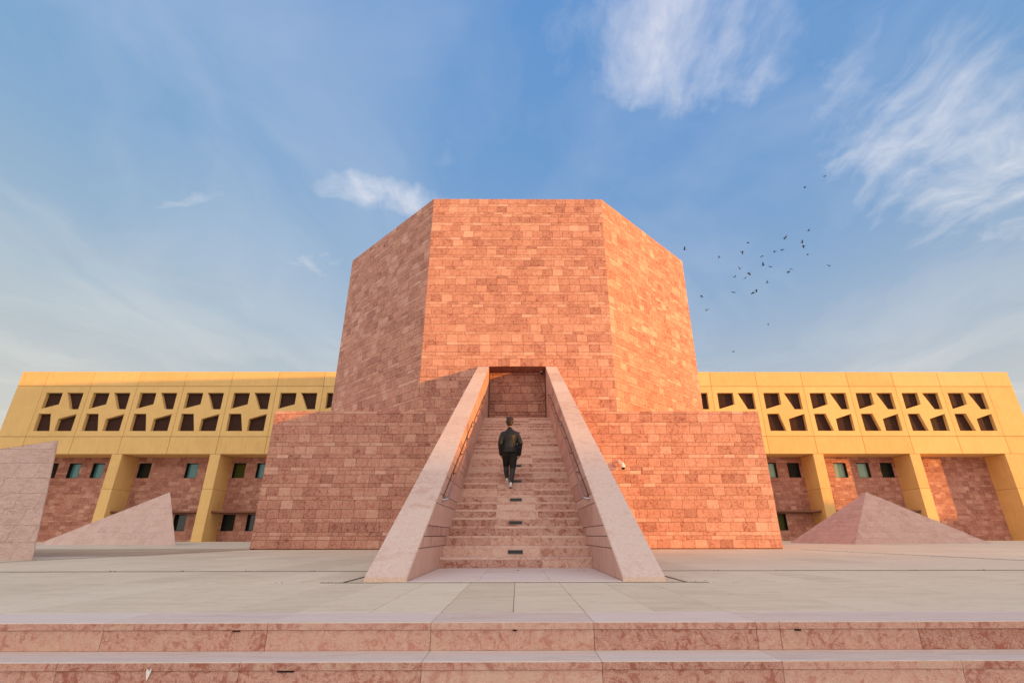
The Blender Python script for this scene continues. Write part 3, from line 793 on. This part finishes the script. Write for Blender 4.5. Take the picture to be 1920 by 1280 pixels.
pyramid('stone_pyramid', 'big pale pink stone pyramid cut off by the left picture edge', [(-29.0, 12.3), (-11.83, 13.1), (-27.0, 24.0)], (-13.05, 14.0, 3.07), (0,))
pyramid('stone_pyramid', 'pale pink stone pyramid in front of the left yellow wing', [(-32.6, 35.9), (-21.8, 33.8), (-31.0, 42.0)], (-24.5, 36.0, 3.42), (0,))
pyramid('stone_pyramid', 'pink stone pyramid in front of the right yellow wing', [(21.3, 33.2), (32.9, 36.5), (30.0, 44.0), (20.9, 40.4)], (25.1, 36.5, 3.42), (0, 3), mat='pyramid')

# ------------------------------------------------------------------ unseen buildings added off to the right to block the low sun
m_blocker = plain('sun_blocker_sandstone', (.40, .29, .21), .9, 0., .15, .5)
def sun_blocker(x0, x1, y0, y1, h, label):
    B = base('sun_blocker_building', ((x0 + x1) / 2, (y0 + y1) / 2, -1), label, 'building', 'added sun-blocking buildings out of view at right')
    part(MB().box((x0, y0, -1.05), (x1, y1, h - .3)), 'wall', m_blocker, B)
    part(MB().bbox((x0 - .2, y0 - .2, h - .3), (x1 + .2, y1 + .2, h), .03), 'roof', m_blocker, B)
    for i in range(int((y1 - y0) // 4)):
        t = MB(); y = y0 + 2 + i * 4; t.box((x0 - .03, y - .7, .4), (x0 + .02, y + .7, min(2.2, h - .7))); part(t, 'window', M['glass_dark'], B)
sun_blocker(82, 96, 2, 24, 5.9, 'taller added sun-blocking building, unseen, far off to the right')
sun_blocker(84, 96, 24.5, 52, 3.5, 'lower added sun-blocking building, unseen, adjoining the taller one at right')
sun_blocker(83, 90, -36, -25, 5.4, 'lowest added sun-blocking building, unseen, behind the viewer at right')
sun_blocker(76, 82.4, -70, -32, 7.4, 'taller added sun-blocking building, unseen, behind the viewer at right')

# ------------------------------------------------------------------ security cameras
C = base('security_camera', (4.68, YW, 3.35), 'white security camera on the sunlit block right of the stairs', 'camera')
part(MB().tube([(4.60, YW, 3.60), (4.60, YW - .03, 3.60)], .075, 14), 'wall_plate', M['white'], C)
part(MB().tube([(4.60, YW - .03, 3.60), (4.61, YW - .16, 3.60), (4.64, YW - .22, 3.57), (4.66, YW - .24, 3.50)], [.03, .03, .035, .05], 10), 'arm', M['white'], C)
hd = part(MB().tube([(4.66, YW - .24, 3.56), (4.665, YW - .24, 3.52), (4.68, YW - .24, 3.42), (4.69, YW - .24, 3.33)], [.04, .075, .105, .115], 16), 'housing', M['white'], C)
o = part(MB().ball((4.69, YW - .24, 3.32), (.09, .09, .085), 14, 8), 'lens_dome', M['black'], hd); o.matrix_parent_inverse = Matrix.Identity(4)
C = base('security_camera', (1.22, YR, 7.93), 'small dome camera under the doorway ceiling at right', 'camera')
part(MB().tube([(1.2, YR - .12, 8.12), (1.2, YR - .12, 8.04)], .07, 14), 'mount', M['white'], C)
part(MB().ball((1.2, YR - .12, 8.03), (.06, .06, .07), 14, 8), 'lens_dome', M['black'], C)

# ------------------------------------------------------------------ scrap of white paper on the second step
t = MB()
hp = [(-.018, .022), (-.012, .03), (-.004, .026), (.0, .018), (.006, .026), (.014, .031), (.02, .024), (.012, .002), (.0, -.03), (-.01, -.012)]
vs = [(-2.175 + x * .8, 3.458 - (.003 if i % 2 else .0055), -.229 + z) for i, (x, z) in enumerate(hp)]
n_ = len(vs); t.add(vs + [(x, y + .002, z) for x, y, z in vs], [tuple(range(n_)), tuple(range(2 * n_ - 1, n_ - 1, -1))] + [(i, n_ + i, n_ + (i + 1) % n_, (i + 1) % n_) for i in range(n_)])
tag(t.build('paper_scrap', plain('white_paper', (.8, .8, .8), .7)), 'small white heart-shaped paper scrap on the lowest visible step', 'paper')

# ------------------------------------------------------------------ person
def cap_chain(mb, pts, rads, seg=12):
    for i, (p, r) in enumerate(zip(pts, rads)):
        r3 = r if isinstance(r, tuple) else (r, r, r); mb.ball(p, r3, seg, 8)
    for (p, q), (r, s_) in zip(zip(pts, pts[1:]), zip(rads, rads[1:])):
        r = min(r) if isinstance(r, tuple) else r; s_ = min(s_) if isinstance(s_, tuple) else s_
        mb.tube([p, Vector(p).lerp(Vector(q), .5), q], [r, (r + s_) / 2, s_], seg)
def fuse(o, vox, sm=6):
    m = o.modifiers.new('fuse', 'REMESH'); m.mode = 'VOXEL'; m.voxel_size = vox; m.use_smooth_shade = True
    k = o.modifiers.new('smooth', 'SMOOTH'); k.iterations = sm; k.factor = .5
PX, PYY = -.175, 12.86
def skin_m(): return plain('skin', (.42, .235, .16), .55, 0., .06)
m_skin = skin_m(); m_hair = plain('brown_hair', (.03, .016, .010), .5, 0., .4, 60., .006)
def leather():
    m, nt, b = new_mat('black_leather'); g = G(nt); co = g.coord(); n1 = g.noise(co, 9., 5, .6, 1.2); n2 = g.noise(co, 70., 4, .6)
    g.l(g.mix(n1, (.004, .0045, .0055), (.010, .011, .012)), b.inputs['Base Color']); b.inputs['Roughness'].default_value = .42; b.inputs['Specular IOR Level'].default_value = .35
    g.l(g.bump(g.math('ADD', n1, g.math('MULTIPLY', n2, .15)), .03), b.inputs['Normal']); return m
m_jacket = leather(); m_trous = plain('black_trousers', (.010, .010, .011), .75, 0., .3, 30., .004); m_legging = plain('charcoal_leggings', (.022, .024, .028), .5, 0., .3, 25., .006)
m_shoe = plain('white_trainer', (.78, .76, .73), .5); m_sole = plain('trainer_sole', (.62, .56, .50), .7)
PB = base('person', (PX, PYY, 1.611), 'person in a black leather jacket and white trainers walking up the stairs', 'person')
# joints
hip = Vector((PX, 12.90, 2.56)); chest = Vector((PX, 12.92, 3.02)); neck = Vector((-.185, 12.94, 3.205)); head = Vector((-.185, 12.975, 3.345))
LH, RH_ = Vector((-.265, 12.90, 2.50)), Vector((-.085, 12.90, 2.50))
LK, RK = Vector((-.275, 13.05, 2.20)), Vector((-.105, 12.87, 2.10))
LA, RA = Vector((-.245, 13.00, 1.885)), Vector((-.142, 12.70, 1.735))
LS, RS = Vector((-.355, 12.92, 3.055)), Vector((-.005, 12.92, 3.05))
LE, RE = Vector((-.425, 12.86, 2.80)), Vector((.095, 12.84, 2.79))
LW, RW = Vector((-.405, 12.95, 2.545)), Vector((.065, 12.94, 2.535))
b = MB()
cap_chain(b, [hip, hip.lerp(chest, .5), chest], [(.15, .105, .11), (.125, .09, .12), (.155, .10, .12)], 14)
cap_chain(b, [chest + Vector((0, 0, .08)), neck, head - Vector((0, .01, .03))], [.07, .052, .055])
b.ball(head, (.077, .098, .118), 18, 12)                         # skull
b.ball(head + Vector((0, .045, -.07)), (.055, .055, .05), 12, 8)   # jaw
cap_chain(b, [head + Vector((0, .09, .0)), head + Vector((0, .118, -.03))], [.012, .017], 8)  # nose
for sx in (-1, 1):
    b.ball(head + Vector((sx * .08, .0, -.012)), (.014, .026, .036), 8, 6)   # ears
    b.ball(head + Vector((sx * .032, .085, .01)), (.018, .012, .012), 8, 6)   # eyes
b.ball(head + Vector((0, .094, -.072)), (.026, .012, .009), 8, 6)  # mouth
for a_, k_, f_ in ((LH, LK, LA), (RH_, RK, RA)):
    cap_chain(b, [a_, k_, f_], [.085, .055, .038])
    cap_chain(b, [f_, f_ + Vector((0, .10, -.06))], [.036, .03])
for S, E_, W_, sx in ((LS, LE, LW, -1), (RS, RE, RW, 1)):
    cap_chain(b, [S, E_, W_], [.055, .042, .03])
    pal = W_ + (W_ - E_).normalized() * .06
    cap_chain(b, [W_, pal], [.028, .032])
    d = (W_ - E_).normalized()
    for q in range(4):
        o_ = Vector((.012 * (q - 1.5) * .4 , .018 * (q - 1.5), 0)); k1 = pal + o_ + d * .045; L_ = (.036, .042, .04, .03)[q]
        cap_chain(b, [pal + o_, k1, k1 + d * L_ * .8 + Vector((-sx * .014, 0, 0)), k1 + d * L_ * 1.3 + Vector((-sx * .03, 0, 0))], [.0105, .0095, .009, .008], 8)
    cap_chain(b, [W_ + d * .02 + Vector((0, .02, 0)), W_ + d * .055 + Vector((-sx * .01, .045, 0)), W_ + d * .085 + Vector((-sx * .015, .05, 0))], [.013, .011, .009], 8)
body = part(b, 'body', m_skin, PB); fuse(body, .0075, 3)
j = MB()
cap_chain(j, [hip + Vector((0, 0, .03)), hip.lerp(chest, .45), chest, chest + Vector((0, 0, .055))], [(.195, .15, .07), (.185, .145, .16), (.205, .145, .14), (.18, .115, .08)], 18)
j.tube([hip + Vector((0, 0, -.03)), hip + Vector((0, 0, .10)), hip.lerp(chest, .5), chest], [.198, .196, .178, .185], 20)
cap_chain(j, [neck + Vector((0, -.01, -.09)), neck + Vector((0, -.012, -.02))], [.10, .062], 14)
for S, E_, W_ in ((LS, LE, LW), (RS, RE, RW)):
    cap_chain(j, [S + Vector((0, 0, -.02)), S.lerp(E_, .5), E_, E_.lerp(W_, .5), W_ + (W_ - E_).normalized() * .02], [.078, .078, .070, .064, .056], 14)
jacket = part(j, 'jacket', m_jacket, PB); fuse(jacket, .013, 5)
tr = MB()
tr.ball(hip + Vector((0, -.01, -.03)), (.165, .13, .12), 16, 10)
for a_, k_, f_ in ((LH, LK, LA), (RH_, RK, RA)):
    cap_chain(tr, [a_ + Vector((0, -.005, 0)), a_.lerp(k_, .5), k_ + Vector((0, 0, .02))], [.115, .10, .078], 14)
trousers = part(tr, 'trousers', m_trous, PB); fuse(trousers, .012, 5)
for a_, k_, f_ in ((LH, LK, LA), (RH_, RK, RA)):
    t = MB(); cap_chain(t, [k_ + Vector((0, 0, .03)), k_.lerp(f_, .35) + Vector((0, -.02, 0)), k_.lerp(f_, .7), f_ + Vector((0, 0, .005))], [.074, .070, .055, .047], 14)
    o = part(t, 'legging', m_legging, PB); fuse(o, .010, 4)
# trainers
def trainer(a_, pitch, zground, label):
    rot = Matrix.Rotation(pitch, 4, 'X')
    t = MB(); 
    for yy, zz, rx, rz in ((-.045, .035, .036, .05), (.0, .04, .038, .055), (.06, .03, .042, .042), (.12, .018, .045, .032), (.17, .012, .04, .026)):
        t.ball((0, yy, zz), (rx, .05, rz), 12, 8)
    sl = MB(); pts = [(-.035, -.09), (.035, -.09), (.045, 0), (.05, .12), (.038, .2), (0, .222), (-.038, .2), (-.05, .12), (-.045, 0)]
    sl.extrude(pts, -.038, -.010)
    tm = Matrix.Translation(Vector((a_.x, a_.y, zground + .04))) @ Matrix.Rotation(-.04, 4, 'Z')
    for m_ in (t, sl): m_.v = [tuple(tm @ (Matrix.Translation((0, .12, -.038)) @ rot @ Matrix.Translation((0, -.12, .038)) @ Vector(v))) for v in m_.v]
    o = part(t, 'trainer', m_shoe, PB); fuse(o, .008, 3)
    s_ = part(sl, 'sole', m_sole, o); s_.matrix_parent_inverse = Matrix.Identity(4)
trainer(Vector((-.245, 12.99, 0)), 0.0, 10 * RH, '')
trainer(Vector((-.145, 12.665, 0)), -.32, 9 * RH, '')
h = MB()
hr = random.Random(3)
h.ball(head + Vector((0, -.014, .03)), (.106, .112, .105), 18, 12)
h.ball(head + Vector((0, -.05, -.035)), (.082, .062, .07), 14, 10)
for i in range(46):
    th = hr.uniform(0, 2 * math.pi); ph = hr.uniform(.1, 1.15); d = Vector((math.sin(ph) * math.cos(th), math.sin(ph) * math.sin(th), math.cos(ph)))
    p = head + Vector((0, -.01, .04)) + Vector((d.x * .088, d.y * .095, d.z * .09)); cap_chain(h, [p, p + d * .026 + Vector((hr.uniform(-.025, .025), .012, .010))], [.024, .009], 7)
hair = part(h, 'hair', m_hair, PB); fuse(hair, .007, 1)

# ------------------------------------------------------------------ birds
m_bird = plain('dark_bird', (.03, .026, .024), .7, 0., .3, 10.)
def bird_mesh(flap, fold):
    t = MB()
    t.tube([(0, -.17, 0), (0, -.10, .005), (0, 0, .01), (0, .08, .012), (0, .13, .02), (0, .165, .015)], [.012, .035, .055, .045, .03, .006], 8)
    t.ball((0, .135, .022), (.028, .034, .028), 8, 6)
    t.add([(-.02, -.14, 0), (.02, -.14, 0), (.05, -.27, .0), (0, -.28, .006), (-.05, -.27, 0), (0, -.14, .012)], [(0, 1, 2, 3, 4), (0, 5, 1), (1, 5, 3, 2), (5, 0, 4, 3)])
    for s_ in (-1, 1):
        w = [(0.03, .07, .02), (.16, .10, .02 + .16 * flap), (.33 * fold, .02, .02 + .36 * flap), (.30 * fold, -.03, .02 + .33 * flap), (.17, -.07, .02 + .16 * flap), (.03, -.08, .015)]
        v = [(s_ * x, y, z) for x, y, z in w] + [(s_ * x, y, z - .012) for x, y, z in w]
        t.add(v, [(0, 1, 4, 5), (1, 2, 3, 4), (11, 10, 7, 6), (10, 9, 8, 7)] + [(i, (i + 1) % 6, 6 + (i + 1) % 6, 6 + i) for i in range(6)])
    return t.mesh('bird', m_bird)
bms = [bird_mesh(f, k) for f, k in ((.6, 1), (.15, 1.), (-.35, 1.), (1.1, .8), (-.8, .85))]
BIRDS = [(1283.5, 468.6, 'lone dark bird flying just beside the right upper tower corner'), (1349.1, 481.1, 'dark bird at the left end of the flock'),
 (1392.4, 472.2, 0), (1402.5, 456.5, 0), (1387.7, 504.9, 0), (1404.3, 513.2, 0), (1377.3, 520.0, 0), (1397.2, 522.1, 0), (1375.2, 548.8, 'dark bird below the left part of the flock'),
 (1315.2, 555.3, 'upper of two dark birds close to the right tower edge'), (1323.8, 582.7, 'lower of two dark birds close to the right tower edge'),
 (1412.0, 549.4, 'left bird of the tight pair at the bottom of the flock'), (1418.3, 545.2, 'right bird of the tight pair at the bottom of the flock'), (1438.7, 531.0, 0),
 (1439.9, 607.6, 'tiny dark bird alone well below the flock'), (1375.2, 659.6, 'lowest dark bird, just above the right yellow roof'), (1428.3, 481.4, 0), (1431.3, 498.3, 0), (1444.7, 501.0, 0),
 (1453.0, 471.6, 0), (1466.9, 469.2, 0), (1470.6, 448.6, 'left bird of the touching pair at the top of the flock'), (1474.0, 445.6, 'right bird of the touching pair at the top of the flock'),
 (1478.8, 510.8, 0), (1482.7, 504.6, 0), (1513.9, 477.9, 0), (1507.0, 461.2, 0), (1504.7, 454.4, 0), (1516.2, 433.6, 0),
 (1556.0, 499.8, 'dark bird alone at the right of the flock'), (1509.4, 352.6, 'second highest dark bird, left of the highest one'), (1546.2, 331.8, 'highest dark bird, far above the flock')]
ORD = ['first', 'second', 'third', 'fourth', 'fifth', 'sixth', 'seventh', 'eighth', 'ninth', 'tenth', 'eleventh', 'twelfth', 'thirteenth', 'fourteenth', 'fifteenth', 'sixteenth',
       'seventeenth', 'eighteenth', 'nineteenth', 'twentieth'] + ['twenty-' + w for w in ('first', 'second', 'third', 'fourth', 'fifth', 'sixth', 'seventh', 'eighth', 'ninth')] + ['thirtieth', 'thirty-first', 'thirty-second']
br = random.Random(21)
for i, (x, y, lab) in enumerate(BIRDS):
    d = pix_dir(x, y); dist = br.uniform(62, 84)
    o = bpy.data.objects.new('bird', bms[br.randrange(5)]); col.objects.link(o); o.location = CAM + d * dist
    o.rotation_euler = (br.uniform(-.25, .5), br.uniform(-.5, .5), br.uniform(0, 6.28))
    k = .95 if y < 600 else .6; o.scale = (k, k, k)
    rank = sorted(q[0] for q in BIRDS).index(x)
    tag(o, lab or 'small dark bird, %s from the left of all the birds in the sky' % ORD[rank], 'bird', 'flock of birds right of the tower')
print('objects', len(bpy.data.objects))
